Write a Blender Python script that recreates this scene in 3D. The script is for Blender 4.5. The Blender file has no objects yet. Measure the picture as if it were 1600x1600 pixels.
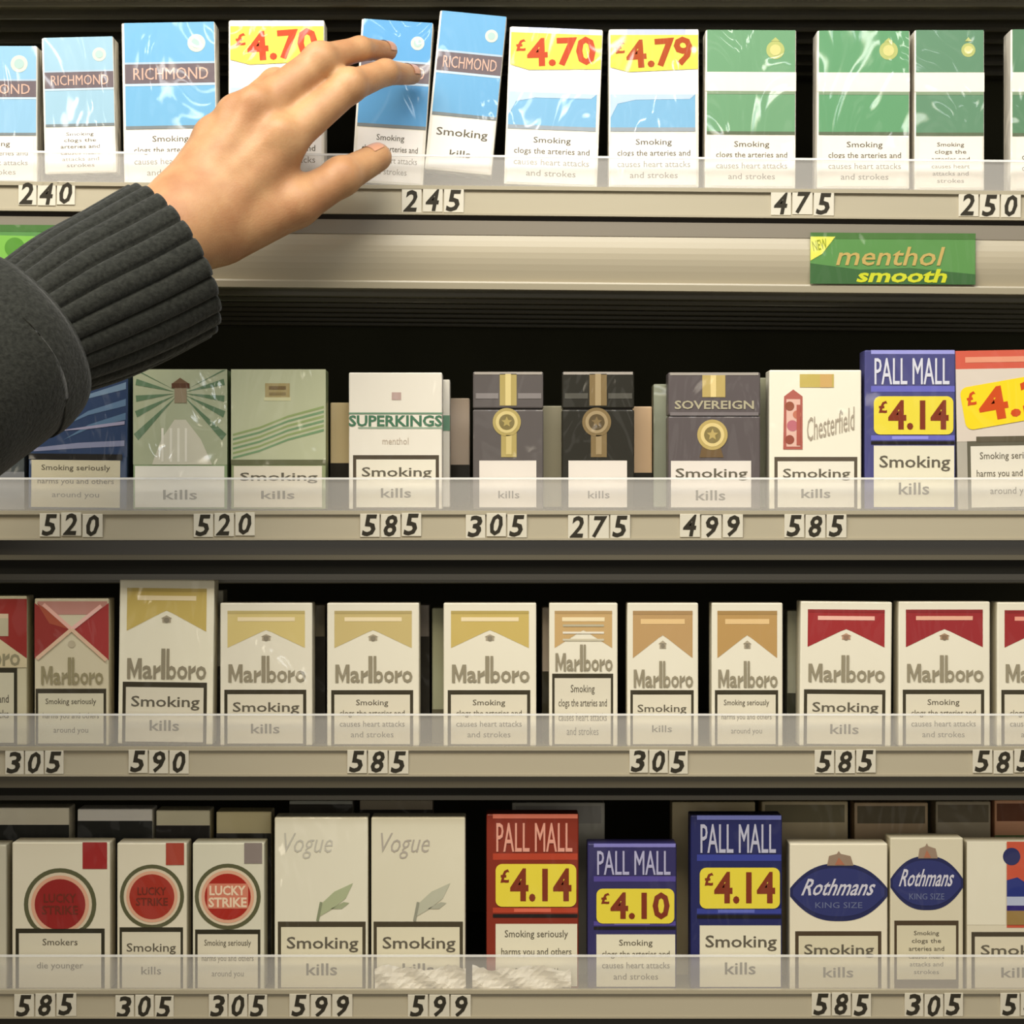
import bpy, bmesh, math, random
import numpy as np
from mathutils import Vector, Matrix

random.seed(7)
C = bpy.context.scene.collection
sc = bpy.context.scene

# ------------------------------------------------------------------ camera, world, lights, exposure
S = 0.00038          # metres per photo pixel on the plane of the pack fronts (y = 0)
D = 1.5              # camera to pack fronts
ZC = 1.40            # eye height

def X(px, y=0.0): return (px - 800) * S * (D + y) / D
def Z(py, y=0.0): return ZC + (800 - py) * S * (D + y) / D

cam_d = bpy.data.cameras.new('camera')
cam = bpy.data.objects.new('camera', cam_d)
C.objects.link(cam)
cam.location = (0, -D, ZC)
cam.rotation_euler = (math.radians(90), 0, 0)
cam_d.sensor_width = 36
cam_d.lens = 36 * D / (1600 * S)
cam_d.clip_start = 0.02
sc.camera = cam

w = bpy.data.worlds.new('shop'); sc.world = w
w.use_nodes = True
bg = w.node_tree.nodes['Background']
bg.inputs[0].default_value = (1.0, 0.90, 0.72, 1)
bg.inputs[1].default_value = 0.15

def area(name, loc, target, size, size_y, energy, col):
    d = bpy.data.lights.new(name, 'AREA')
    d.shape = 'RECTANGLE'; d.size = size; d.size_y = size_y
    d.energy = energy; d.color = col
    o = bpy.data.objects.new(name, d); C.objects.link(o)
    o.location = loc
    o.rotation_euler = (Vector(target) - Vector(loc)).to_track_quat('-Z', 'Y').to_euler()
    return o
area('canopy_light', (-0.12, -0.42, ZC + 0.66), (0, 0, ZC + 0.16), 1.3, 0.14, 7.4, (0.92, 0.96, 1.0))
area('ceiling_light', (-0.45, -1.25, ZC + 1.25), (0, 0, ZC - 0.15), 1.6, 0.5, 28, (1.0, 0.88, 0.68))
area('front_fill_light', (0.4, -3.2, ZC + 0.10), (0, 0, ZC - 0.15), 2.6, 1.2, 13, (1.0, 0.93, 0.80))  # soft fill added behind the camera to brighten the shaded back packs

vs = sc.view_settings
vs.view_transform = 'Standard'
vs.look = 'None'
vs.exposure = 0.0
vs.gamma = 1.0
vs.use_curve_mapping = False

# ------------------------------------------------------------------ materials
def lin(c):
    c = c / 255.0
    return c / 12.92 if c <= 0.04045 else ((c + 0.055) / 1.055) ** 2.4
def rgb(t): return (lin(t[0]), lin(t[1]), lin(t[2]), 1)

_mats = {}
def base_mat(key):
    m = bpy.data.materials.new(key); m.use_nodes = True
    nt = m.node_tree
    return m, nt, nt.nodes['Principled BSDF']

def film_normal(nt, strength, dist=0.0012):
    """creases of a clear film wrapped round a pack: a bump for the coat only"""
    geo = nt.nodes.new('ShaderNodeNewGeometry')
    mp = nt.nodes.new('ShaderNodeMapping')
    mp.inputs['Rotation'].default_value = (0, math.radians(24), 0)
    mp.inputs['Scale'].default_value = (26, 20, 11)
    nt.links.new(geo.outputs['Position'], mp.inputs['Vector'])
    n = nt.nodes.new('ShaderNodeTexNoise')
    n.inputs['Scale'].default_value = 1.0; n.inputs['Detail'].default_value = 2.0
    n.inputs['Distortion'].default_value = 1.4
    nt.links.new(mp.outputs['Vector'], n.inputs['Vector'])
    b = nt.nodes.new('ShaderNodeBump')
    b.inputs['Strength'].default_value = strength
    b.inputs['Distance'].default_value = dist * 46
    nt.links.new(n.outputs['Fac'], b.inputs['Height'])
    return b

def ink(col, film=0.3, rough=0.5):
    """printed card under clear film"""
    key = 'ink_%d_%d_%d_%d' % (col[0], col[1], col[2], int(film * 100))
    if key in _mats: return _mats[key]
    m, nt, p = base_mat(key)
    p.inputs['Base Color'].default_value = rgb(col)
    p.inputs['Roughness'].default_value = rough
    p.inputs['Specular IOR Level'].default_value = 0.25
    if film > 0:
        p.inputs['Coat Weight'].default_value = min(1.0, film * 1.5)
        p.inputs['Coat Roughness'].default_value = 0.16
        b = film_normal(nt, min(1.0, 0.25 + film))
        nt.links.new(b.outputs['Normal'], p.inputs['Coat Normal'])
    _mats[key] = m
    return m

def plain(key, col, rough=0.5, spec=0.4, noise=0.0, nscale=60, metallic=0.0, bump=0.0, stretch=(1, 1, 1)):
    if key in _mats: return _mats[key]
    m, nt, p = base_mat(key)
    p.inputs['Roughness'].default_value = rough
    p.inputs['Specular IOR Level'].default_value = spec
    p.inputs['Metallic'].default_value = metallic
    p.inputs['Base Color'].default_value = rgb(col)
    if noise or bump:
        geo = nt.nodes.new('ShaderNodeNewGeometry')
        mp = nt.nodes.new('ShaderNodeMapping'); mp.inputs['Scale'].default_value = stretch
        nt.links.new(geo.outputs['Position'], mp.inputs['Vector'])
        n = nt.nodes.new('ShaderNodeTexNoise'); n.inputs['Scale'].default_value = nscale
        n.inputs['Detail'].default_value = 4
        nt.links.new(mp.outputs['Vector'], n.inputs['Vector'])
        if noise:
            r = nt.nodes.new('ShaderNodeMapRange')
            r.inputs['To Min'].default_value = 1 - noise; r.inputs['To Max'].default_value = 1 + noise
            nt.links.new(n.outputs['Fac'], r.inputs['Value'])
            mx = nt.nodes.new('ShaderNodeVectorMath'); mx.operation = 'SCALE'
            mx.inputs[0].default_value = rgb(col)[:3]
            nt.links.new(r.outputs['Result'], mx.inputs['Scale'])
            nt.links.new(mx.outputs['Vector'], p.inputs['Base Color'])
        if bump:
            b = nt.nodes.new('ShaderNodeBump'); b.inputs['Strength'].default_value = bump
            b.inputs['Distance'].default_value = 0.002
            nt.links.new(n.outputs['Fac'], b.inputs['Height'])
            nt.links.new(b.outputs['Normal'], p.inputs['Normal'])
    _mats[key] = m
    return m

def clear_plastic(key, alpha, col, rough=0.15):
    """hazy clear acrylic: part of the light passes straight through"""
    if key in _mats: return _mats[key]
    m, nt, p = base_mat(key)
    p.inputs['Base Color'].default_value = rgb(col)
    p.inputs['Roughness'].default_value = rough
    p.inputs['Specular IOR Level'].default_value = 0.3
    p.inputs['Alpha'].default_value = alpha
    _mats[key] = m
    return m

M_RAIL = plain('rail_cream_plastic', (170, 161, 138), 0.35, 0.4, 0.05, 25, stretch=(0.3, 1, 3))
M_PANEL = plain('header_cream_panel', (170, 160, 137), 0.4, 0.4, 0.05, 18, stretch=(0.3, 1, 3))
M_GREYRAIL = plain('grey_ledge', (140, 132, 118), 0.4, 0.4)
M_GROOVE = plain('groove', (60, 55, 50), 0.6, 0.2)
M_BLACK = plain('shelf_recess', (24, 23, 17), 0.6, 0.2)
M_DARK = plain('dark_shelf_metal', (44, 40, 30), 0.26, 0.5, 0.15, 30, stretch=(0.15, 1, 4))
M_UNDER = plain('shelf_underside', (92, 88, 70), 0.28, 0.5, 0.2, 30, stretch=(0.15, 3, 1))
M_RIDGE = plain('shelf_ridge', (88, 82, 66), 0.35, 0.4, 0.1, 30, stretch=(0.15, 1, 4))
M_BACK = plain('back_panel', (72, 72, 56), 0.7, 0.15, 0.2, 20)
M_LIP = clear_plastic('clear_lip', 0.19, (250, 246, 238))
M_LIPEDGE = clear_plastic('clear_lip_edge', 0.6, (255, 254, 250))
M_TILE = plain('digit_tile', (212, 206, 188), 0.5, 0.3)
M_DIGIT = plain('digit_ink', (50, 46, 36), 0.6, 0.2)

# ------------------------------------------------------------------ mesh helpers
class MB:
    def __init__(self): self.v = []; self.f = []; self.m = []; self.mats = []; self.smooth = []
    def mi(self, mat):
        if mat not in self.mats: self.mats.append(mat)
        return self.mats.index(mat)
    def add(self, vs, fs, mat, smooth=False):
        o = len(self.v); k = self.mi(mat)
        self.v += [tuple(p) for p in vs]
        for f in fs:
            self.f.append(tuple(i + o for i in f)); self.m.append(k); self.smooth.append(smooth)
    def box(self, x0, x1, y0, y1, z0, z1, mat, bevel=0.0):
        bm = bmesh.new()
        bmesh.ops.create_cube(bm, size=1)
        bmesh.ops.scale(bm, vec=(x1 - x0, y1 - y0, z1 - z0), verts=bm.verts)
        bmesh.ops.translate(bm, vec=((x0 + x1) / 2, (y0 + y1) / 2, (z0 + z1) / 2), verts=bm.verts)
        if bevel:
            bmesh.ops.bevel(bm, geom=bm.edges[:], offset=bevel, segments=2, affect='EDGES', profile=0.5)
        bm.verts.index_update()
        self.add([v.co[:] for v in bm.verts], [[v.index for v in f.verts] for f in bm.faces], mat)
        bm.free()
    def profile(self, pts, x0, x1, mat):
        """closed (y, z) outline swept along x"""
        n = len(pts)
        vs = [(x0, y, z) for y, z in pts] + [(x1, y, z) for y, z in pts]
        fs = [(i, (i + 1) % n, n + (i + 1) % n, n + i) for i in range(n)]
        fs += [tuple(range(n))[::-1], tuple(range(n, 2 * n))]
        self.add(vs, fs, mat)
    def build(self, name, parent=None, mat=None):
        me = bpy.data.meshes.new(name)
        me.from_pydata(self.v, [], self.f)
        for m in self.mats: me.materials.append(m)
        me.polygons.foreach_set('material_index', self.m)
        me.polygons.foreach_set('use_smooth', self.smooth)
        me.update()
        o = bpy.data.objects.new(name, me); C.objects.link(o)
        if parent: o.parent = parent
        return o

def thing(name, label, cat, loc=(0, 0, 0), rot=(0, 0, 0), group=None):
    o = bpy.data.objects.new(name, None); C.objects.link(o)
    o.empty_display_size = 0.01
    o.location = loc; o.rotation_euler = rot
    tag(o, label, cat, group)
    return o
def tag(o, label, cat, group=None, kind=None):
    o['label'] = label; o['category'] = cat
    if group: o['group'] = group
    if kind: o['kind'] = kind

_glyph = {}
def glyphs(s, bold=0.0, spacing=1.0):
    """text as flat triangles, boxed to 0..1 x 0..1; also its aspect"""
    k = (s, bold, spacing)
    if k in _glyph: return _glyph[k]
    cu = bpy.data.curves.new('lettering', 'FONT')
    cu.body = s; cu.size = 1; cu.resolution_u = 2; cu.offset = bold; cu.fill_mode = 'FRONT'
    cu.space_character = spacing
    ob = bpy.data.objects.new('lettering', cu); C.objects.link(ob)
    dg = bpy.context.evaluated_depsgraph_get()
    ev = ob.evaluated_get(dg)
    me = ev.to_mesh()
    v = [(p.co.x, p.co.y) for p in me.vertices]
    f = [tuple(p.vertices) for p in me.polygons]
    ev.to_mesh_clear()
    bpy.data.objects.remove(ob); bpy.data.curves.remove(cu)
    xs = [p[0] for p in v]; ys = [p[1] for p in v]
    x0, x1, y0, y1 = min(xs), max(xs), min(ys), max(ys)
    vv = [((a - x0) / (x1 - x0), (b - y0) / (y1 - y0)) for a, b in v]
    _glyph[k] = (vv, f, (x1 - x0) / (y1 - y0))
    return _glyph[k]

LAY = 0.00012
class Art(MB):
    """flat printing on the front face: u left to right, v top to bottom, both 0..1"""
    def __init__(self, w, h, film): super().__init__(); self.w = w; self.h = h; self.film = film
    def P(self, u, v, layer): return ((u - 0.5) * self.w, -LAY * layer, self.h * (1 - v))
    def c(self, col): return ink(col, self.film) if isinstance(col, tuple) else col
    def poly(self, pts, col, layer=1):
        bm = bmesh.new()
        vs = [bm.verts.new(self.P(u, v, layer)) for u, v in pts]
        f = bm.faces.new(vs)
        f.normal_update()
        if f.normal.y > 0: f.normal_flip()
        bmesh.ops.triangulate(bm, faces=bm.faces[:])
        bm.verts.index_update()
        self.add([v.co[:] for v in bm.verts], [[v.index for v in q.verts] for q in bm.faces], self.c(col))
        bm.free()
    def rect(self, u0, v0, u1, v1, col, layer=1): self.poly([(u0, v0), (u1, v0), (u1, v1), (u0, v1)], col, layer)
    def rrect(self, u0, v0, u1, v1, r, col, layer=1, rot=0):
        """rounded rectangle; r in parts of the width"""
        k = self.w / self.h; pts = []
        for cx, cy, a0 in ((u1 - r, v0 + r * k, -90), (u1 - r, v1 - r * k, 0), (u0 + r, v1 - r * k, 90), (u0 + r, v0 + r * k, 180)):
            for i in range(6):
                a = math.radians(a0 + i * 18)
                pts.append((cx + r * math.cos(a), cy + r * k * math.sin(a)))
        self.poly(self.turn(pts, (u0 + u1) / 2, (v0 + v1) / 2, rot), col, layer)
    def turn(self, pts, cu, cv, deg):
        if not deg: return pts
        k = self.w / self.h; a = math.radians(deg); out = []
        for u, v in pts:
            du, dv = u - cu, (v - cv) / k
            out.append((cu + du * math.cos(a) - dv * math.sin(a), cv + (du * math.sin(a) + dv * math.cos(a)) * k))
        return out
    def ell(self, cu, cv, ru, rv, col, layer=1, n=36, clip=None):
        pts = [(cu + ru * math.cos(2 * math.pi * i / n), cv + rv * math.sin(2 * math.pi * i / n)) for i in range(n)]
        if clip is not None: pts = [(a, min(b, clip)) for a, b in pts]
        self.poly(pts, col, layer)
    def disc(self, cu, cv, ru, col, layer=1, clip=None): self.ell(cu, cv, ru, ru * self.w / self.h, col, layer, 40, clip)
    def text(self, s, u0, v0, u1, v1, col, layer=3, bold=0.0, shear=0.0, rot=0, spacing=1.0):
        copies = ((0, 0),)
        if 'M' in s and bold > 0:      # a thickened M would cross itself: print it twice, a hair apart
            copies = ((-bold * 0.25, 0), (bold * 0.25, 0.4)); bold = 0.0
        vv, f, asp = glyphs(s, bold, spacing)
        for du, dl in copies:
            pts = []
            for a, b in vv:
                pts.append((u0 + (a + du / asp * 1.4 + shear * (b - 0.5)) * (u1 - u0), v1 - b * (v1 - v0)))
            pts = self.turn(pts, (u0 + u1) / 2, (v0 + v1) / 2, rot)
            self.add([self.P(u, v, layer + dl) for u, v in pts], f, self.c(col))
    def line(self, u0, v0, u1, v1, t, col, layer=2):
        k = self.w / self.h
        du, dv = u1 - u0, (v1 - v0) / k; L = math.hypot(du, dv)
        nu, nv = -dv / L * t / 2, du / L * t / 2 * k
        self.poly([(u0 + nu, v0 + nv), (u1 + nu, v1 + nv), (u1 - nu, v1 - nv), (u0 - nu, v0 - nv)], col, layer)

INK = (98, 92, 78)
CLOGS = ['Smoking', 'clogs the arteries and', 'causes heart attacks', 'and strokes']
HARMS = ['Smoking seriously', 'harms you and others', 'around you']
NARROW = ['Smoking', 'clogs the', 'arteries and', 'causes heart', 'attacks and', 'strokes']

def warning(pk, v0, kind, frame=None, white=(232, 226, 212), u0=0.07, u1=0.93, v1=0.985, top=None, ink_c=INK):
    """the health warning: a white panel, its border and its words, one part of the pack"""
    a = Art(pk['w'], pk['h'], pk['film'] * 0.5)
    t = 0.035
    if frame:
        a.rect(max(0.005, u0 - t), v0 - t * 0.9, min(0.995, u1 + t), 0.998, frame, 1)
    a.rect(u0, v0, u1, v1, white, 2)
    H = v1 - v0; W = u1 - u0; cu = (u0 + u1) / 2
    if kind == 'kills':
        a.text('Smoking', u0 + 0.07 * W, v0 + 0.16 * H, u1 - 0.05 * W, v0 + 0.42 * H, ink_c, 3, 0.012)
        a.text('kills', cu - 0.19 * W, v0 + 0.60 * H, cu + 0.19 * W, v0 + 0.80 * H, ink_c, 3, 0.012)
    elif kind == 'small_kills':
        a.text('Smoking', u0 + 0.08 * W, v0 + 0.20 * H, u1 - 0.08 * W, v0 + 0.40 * H, ink_c, 3, 0.008)
        a.text('kills', cu - 0.17 * W, v0 + 0.62 * H, cu + 0.17 * W, v0 + 0.76 * H, ink_c, 3, 0.008)
    elif kind:
        n = len(kind)
        for i, s in enumerate(kind):
            wd = (0.035 * len(s) + 0.18) * W
            wd = min(wd, 0.86 * W)
            z0 = v0 + H * (0.10 + i * 0.86 / n)
            hh = min(0.12, 0.5 / n) * H * (1.25 if any(q in s for q in 'gpqy') else 1)
            a.text(s, cu - wd / 2, z0, cu + wd / 2, z0 + hh, ink_c, 3, 0.004)
    return a.build('health_warning', pk['root'])

# ------------------------------------------------------------------ packs
def price_flash(pk, s, u0, v0, u1, v1, r, col=(232, 214, 66), tcol=(128, 50, 24), rot=0, pound=True, bold=0.03, trot=None):
    a = Art(pk['w'], pk['h'], pk['film'])
    if r is None: a.poly([(u0, v0), (u1, v0), (u1, v1 - 0.02), (u0 + 0.2, v1), (u0, v1 - 0.03)], col, 4)
    else: a.rrect(u0, v0, u1, v1, r, col, 4, rot)
    W, H = u1 - u0, v1 - v0
    tr = rot if trot is None else trot
    cu, cv = (u0 + u1) / 2, (v0 + v1) / 2
    def t(st, a0, b0, a1, b1):
        vv, f, _ = glyphs(st, bold)
        pts = [(a0 + p * (a1 - a0), b1 - q * (b1 - b0)) for p, q in vv]
        pts = a.turn(pts, cu, cv, tr)
        a.add([a.P(p, q, 5) for p, q in pts], f, a.c(tcol))
    t('£', u0 + 0.06 * W, v0 + 0.12 * H, u0 + 0.17 * W, v0 + 0.44 * H)
    t(s, u0 + 0.18 * W, v0 + 0.10 * H, u1 - 0.06 * W, v1 - 0.12 * H)
    return a.build('price_flash', pk['root'])

def d_blue(pk, a, o):
    B = o.get('blue', (112, 170, 206))
    a.rect(0.03, 0.0, 0.99, 0.635, B, 1)
    a.disc(0.8, 0.13, 0.095, (206, 214, 196), 2); a.disc(0.8, 0.13, 0.055, (170, 196, 190), 3)
    a.rect(0.03, 0.255, 0.99, 0.375, (108, 96, 100), 2)
    a.rect(0.03, 0.243, 0.99, 0.255, (170, 190, 205), 2); a.rect(0.03, 0.375, 0.99, 0.39, (186, 206, 220), 2)
    a.text('RICHMOND', 0.12, 0.278, 0.92, 0.352, (206, 168, 150), 3, 0.03)
    a.rect(0.03, 0.635, 0.99, 0.655, (120, 128, 130), 2)
    warning(pk, 0.665, o.get('warn', CLOGS), white=(238, 232, 224), u0=0.05, u1=0.96)
def d_bluecut(pk, a, o):
    a.rect(0.02, 0.0, 0.99, 0.41, (242, 238, 236), 1)
    a.rect(0.02, 0.41, 0.96, 0.62, (124, 176, 210), 1)
    a.poly([(0.02, 0.41), (0.96, 0.41), (0.9, 0.44), (0.3, 0.445), (0.1, 0.47), (0.02, 0.56)], (186, 206, 226), 2)
    a.rect(0.02, 0.62, 0.96, 0.645, (150, 160, 168), 2)
    a.rect(0.2, 0.0, 0.85, 0.035, (190, 196, 226), 2)
    warning(pk, 0.66, o.get('warn', CLOGS), white=(240, 235, 228), u0=0.03, u1=0.97)
    price_flash(pk, o['price'], 0.02, 0.035, 0.99, 0.27, None, (226, 212, 84), o.get('pc', (190, 70, 34)), trot=-4)
def d_green(pk, a, o):
    G = o.get('g', (108, 154, 114))
    a.rect(0.02, 0.0, 0.99, 0.655, G, 1)
    a.rect(0.0, 0.265, 1.0, 0.385, (236, 226, 214), 2)
    a.rect(0.02, 0.385, 0.99, 0.405, (130, 150, 120), 2)
    a.disc(0.77, 0.125, 0.1, (176, 182, 110), 2); a.disc(0.77, 0.125, 0.06, (206, 200, 130), 3)
    a.poly([(0.72, 0.07), (0.77, 0.045), (0.82, 0.07)], (176, 182, 110), 3)
    a.rect(0.02, 0.64, 0.99, 0.66, (92, 104, 80), 2)
    warning(pk, 0.67, o.get('warn', CLOGS), white=(236, 228, 216), u0=0.06, u1=0.97)
def d_navy(pk, a, o):
    a.rect(0.0, 0.0, 1.0, 0.62, (42, 60, 92), 1)
    for k, (v, col) in enumerate(((0.08, (110, 134, 158)), (0.2, (92, 118, 146)), (0.3, (84, 112, 140)))):
        a.poly([(0.35, v + 0.2), (0.6, v + 0.09), (0.98, v), (0.98, v + 0.05), (0.6, v + 0.12)], col, 2)
    a.poly([(0.25, 0.44), (0.6, 0.4), (0.97, 0.36), (0.97, 0.385), (0.6, 0.42)], (150, 146, 170), 3)
    a.poly([(0.05, 0.56), (0.5, 0.52), (0.97, 0.5), (0.97, 0.54), (0.5, 0.56), (0.05, 0.585)], (128, 132, 158), 2)
    a.rect(0.0, 0.6, 0.95, 0.64, (28, 26, 24), 4)
    warning(pk, 0.645, HARMS, white=(200, 192, 164), u0=0.03, u1=0.93)
def d_rays(pk, a, o):
    a.rect(0.0, 0.0, 1.0, 0.68, (174, 180, 148), 1)
    for an in (-168, -150, -30, -12, 6, 22, 40, 140, 158, 174):
        t = math.radians(an)
        c, s = math.cos(t), math.sin(t)
        L = 0.47 / max(abs(c), 0.3)
        t2 = 0.06
        pts = [(0.5 + 0.06 * c, 0.17 + 0.06 * s * 0.7)]
        for q in (-t2, t2):
            pts.append((min(0.995, max(0.005, 0.5 + L * math.cos(t + q))), max(0.005, 0.17 + L * 0.8 * math.sin(t + q))))
        a.poly(pts, (98, 126, 94), 2)
    a.poly([(0.2, 0.68), (0.3, 0.5), (0.44, 0.36), (0.56, 0.36), (0.72, 0.5), (0.84, 0.68)], (212, 208, 186), 2)  # pale fan and white streaks: glare painted onto the pack front
    for u in (0.3, 0.39, 0.47, 0.55):
        a.rect(u, 0.42, u + 0.025, 0.66, (236, 232, 214), 3)
    a.rect(0.41, 0.10, 0.60, 0.135, (92, 60, 40), 3); a.rect(0.44, 0.135, 0.57, 0.24, (150, 134, 108), 3)
    a.poly([(0.42, 0.10), (0.5, 0.06), (0.59, 0.10)], (110, 84, 60), 3)
    b = Art(pk['w'], pk['h'], pk['film'] * 0.5)
    b.rect(0.02, 0.69, 0.97, 0.985, (236, 232, 218), 2)
    b.text('kills', 0.32, 0.86, 0.68, 0.93, (130, 128, 116), 3, 0.01)
    b.build('health_warning', pk['root'])
def d_palegreen(pk, a, o):
    a.rect(0.0, 0.0, 1.0, 0.66, (190, 194, 160), 1)
    a.rect(0.36, 0.1, 0.62, 0.2, (168, 152, 104), 2); a.rect(0.4, 0.12, 0.58, 0.145, (120, 100, 66), 3)
    a.rect(0.4, 0.165, 0.58, 0.185, (140, 124, 84), 3); a.rect(0.35, 0.2, 0.63, 0.225, (206, 204, 160), 2)
    for k in range(6):
        v = 0.30 + 0.033 * k
        a.poly([(0.02, v + 0.16), (0.3, v + 0.11), (0.6, v + 0.03), (0.98, v - 0.04), (0.98, v - 0.022), (0.6, v + 0.045), (0.3, v + 0.125), (0.02, v + 0.175)],
               (120, 154, 112) if k % 2 else (148, 166, 110), 2)
    a.rect(0.0, 0.645, 1.0, 0.68, (104, 106, 76), 3)
    warning(pk, 0.69, 'kills', white=(226, 218, 198), u0=0.03, u1=0.96)
def d_whitegreen(pk, a, o):
    a.rect(0.46, 0.145, 0.56, 0.2, (186, 160, 152), 2)
    a.rect(0.0, 0.292, 1.0, 0.305, (110, 144, 118), 2)
    a.text('SUPERKINGS', 0.0, 0.312, 1.0, 0.395, (70, 116, 88), 2, 0.03)
    a.rect(0.1, 0.398, 1.0, 0.41, (150, 172, 150), 2)
    a.text('menthol', 0.36, 0.475, 0.64, 0.525, (190, 176, 160), 2, 0.0)
    warning(pk, 0.635, 'kills', frame=(78, 68, 54), white=(230, 224, 206), u0=0.08, u1=0.93)
def d_darkgold(pk, a, o):
    base = o['base']; gold = o['gold']
    a.rect(0.02, 0.0, 0.98, 0.02, (168, 160, 150), 2)
    if not o.get('wide'):
        a.rect(0.38, 0.015, 0.62, 0.245, gold, 2); a.rect(0.46, 0.015, 0.54, 0.245, tuple(min(255, c + 40) for c in gold), 3)
        a.rect(0.04, 0.155, 0.36, 0.195, tuple(min(255, c + 42) for c in base), 2)
        a.rect(0.64, 0.155, 0.97, 0.195, tuple(min(255, c + 42) for c in base), 2)
        a.rect(0.40, 0.42, 0.62, 0.62, gold, 2); a.rect(0.47, 0.46, 0.55, 0.6, tuple(min(255, c + 30) for c in gold), 3)
        cv, r = 0.365, 0.2
    else:
        a.rect(0.37, 0.02, 0.62, 0.18, gold, 2); a.rect(0.46, 0.02, 0.52, 0.18, tuple(min(255, c + 40) for c in gold), 3)
        a.text('SOVEREIGN', 0.07, 0.205, 0.93, 0.268, (176, 168, 140), 3, 0.02)
        a.rect(0.02, 0.29, 0.98, 0.315, tuple(min(255, c + 30) for c in base), 2)
        a.poly([(0.34, 0.62), (0.38, 0.5), (0.55, 0.5), (0.6, 0.62)], (110, 88, 58), 2)
        cv, r = 0.455, 0.165
    a.disc(0.48, cv, r, gold, 3); a.disc(0.48, cv, r * 0.78, tuple(min(255, c + 36) for c in gold), 4)
    a.disc(0.48, cv, r * 0.55, tuple(int(c * 0.72) for c in gold), 5)
    k = pk['w'] / pk['h']
    a.poly([(0.48 + r * 0.4 * math.sin(i * math.pi / 5) * (1 if i % 2 == 0 else 0.45), cv - r * k * 0.4 * math.cos(i * math.pi / 5) * (1 if i % 2 == 0 else 0.45)) for i in range(10)], gold, 6)
    l = MB(); d = pk['d']
    pk['lid'] = 0.315 if o.get('wide') else 0.27
    b = Art(pk['w'], pk['h'], pk['film'] * 0.5)
    b.rect(0.09 if not o.get('wide') else 0.03, 0.645, 0.9, 0.985, (226, 218, 208), 2)
    if o.get('wide'):
        b.text('Smoking', 0.08, 0.70, 0.86, 0.79, INK, 3, 0.012); b.text('kills', 0.3, 0.86, 0.62, 0.935, INK, 3, 0.01)
    else:
        b.text('kills', 0.36, 0.865, 0.66, 0.92, (110, 104, 100), 3, 0.008)
    b.build('health_warning', pk['root'])
def d_cream_script(pk, a, o):
    a.rect(0.33, 0.03, 0.7, 0.125, (196, 176, 96), 2); a.rect(0.55, 0.03, 0.68, 0.125, (206, 168, 104), 3)
    a.poly([(0.16, 0.19), (0.26, 0.14), (0.36, 0.19), (0.36, 0.57), (0.15, 0.57)], (176, 96, 84), 2)
    a.rect(0.185, 0.21, 0.335, 0.55, (226, 184, 168), 3)
    for k, (u, v, r) in enumerate(((0.22, 0.26, 0.05), (0.3, 0.32, 0.045), (0.25, 0.40, 0.06), (0.22, 0.5, 0.05))):
        a.disc(u, v, r, ((150, 84, 62), (196, 120, 96), (190, 110, 120), (150, 78, 62))[k], 4)
    a.rect(0.295, 0.25, 0.335, 0.54, (176, 92, 78), 5)
    a.text('Chesterfield', 0.4, 0.305, 0.93, 0.47, (168, 156, 138), 3, 0.004, 0.12, -14)
    warning(pk, 0.655, 'kills', frame=(88, 78, 64), white=(230, 224, 208), u0=0.09, u1=0.92)
def d_big_letters(pk, a, o):
    base = o['base']
    dk = tuple(int(c * 0.72) for c in base); lt = o.get('lt', tuple(min(255, int(c * 1.25) + 14) for c in base))
    a.rect(0.07, 0.0, 0.99, 0.025, tuple(min(255, c + 70) for c in base), 1)
    # tall letters PALL MALL: condensed, narrow serifs
    vv, f, _ = glyphs('PALL MALL', 0.012, 1.0)
    a.text('PALL MALL', 0.11, 0.05, 0.93, 0.215, o['let'], 3, 0.05)
    for q in range(1):
        pass
    a.rect(0.07, 0.225, 0.99, 0.262, lt, 1)
    a.rect(0.07, 0.535, 0.99, 0.565, lt, 1)
    a.rect(0.3, 0.54, 0.7, 0.56, tuple(min(255, c + 40) for c in lt), 2)
    a.rect(0.07, 0.572, 0.99, 0.592, (26, 22, 20), 2)
    pv = o.get('pv', (0.275, 0.515))
    price_flash(pk, o['price'], 0.10, pv[0], 0.975, pv[1], 0.07)
    warning(pk, 0.6 if not o.get('wv') else o['wv'], o['warn'], white=(228, 222, 198), u0=0.10, u1=0.985)
def d_slant(pk, a, o):
    a.rect(0.0, 0.0, 1.0, 0.115, (206, 92, 72), 1); a.rect(0.1, 0.04, 1.0, 0.075, (226, 150, 120), 2)
    a.rect(0.0, 0.115, 1.0, 0.57, (216, 204, 190), 1)
    a.rect(0.2, 0.54, 1.0, 0.575, (92, 84, 66), 2)
    warning(pk, 0.6, HARMS, frame=(96, 92, 76), white=(226, 220, 204), u0=0.14, u1=0.97)
    price_flash(pk, '4.3', 0.06, 0.19, 0.98, 0.46, 0.08, (246, 214, 30), (206, 76, 22), rot=-9)
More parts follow.
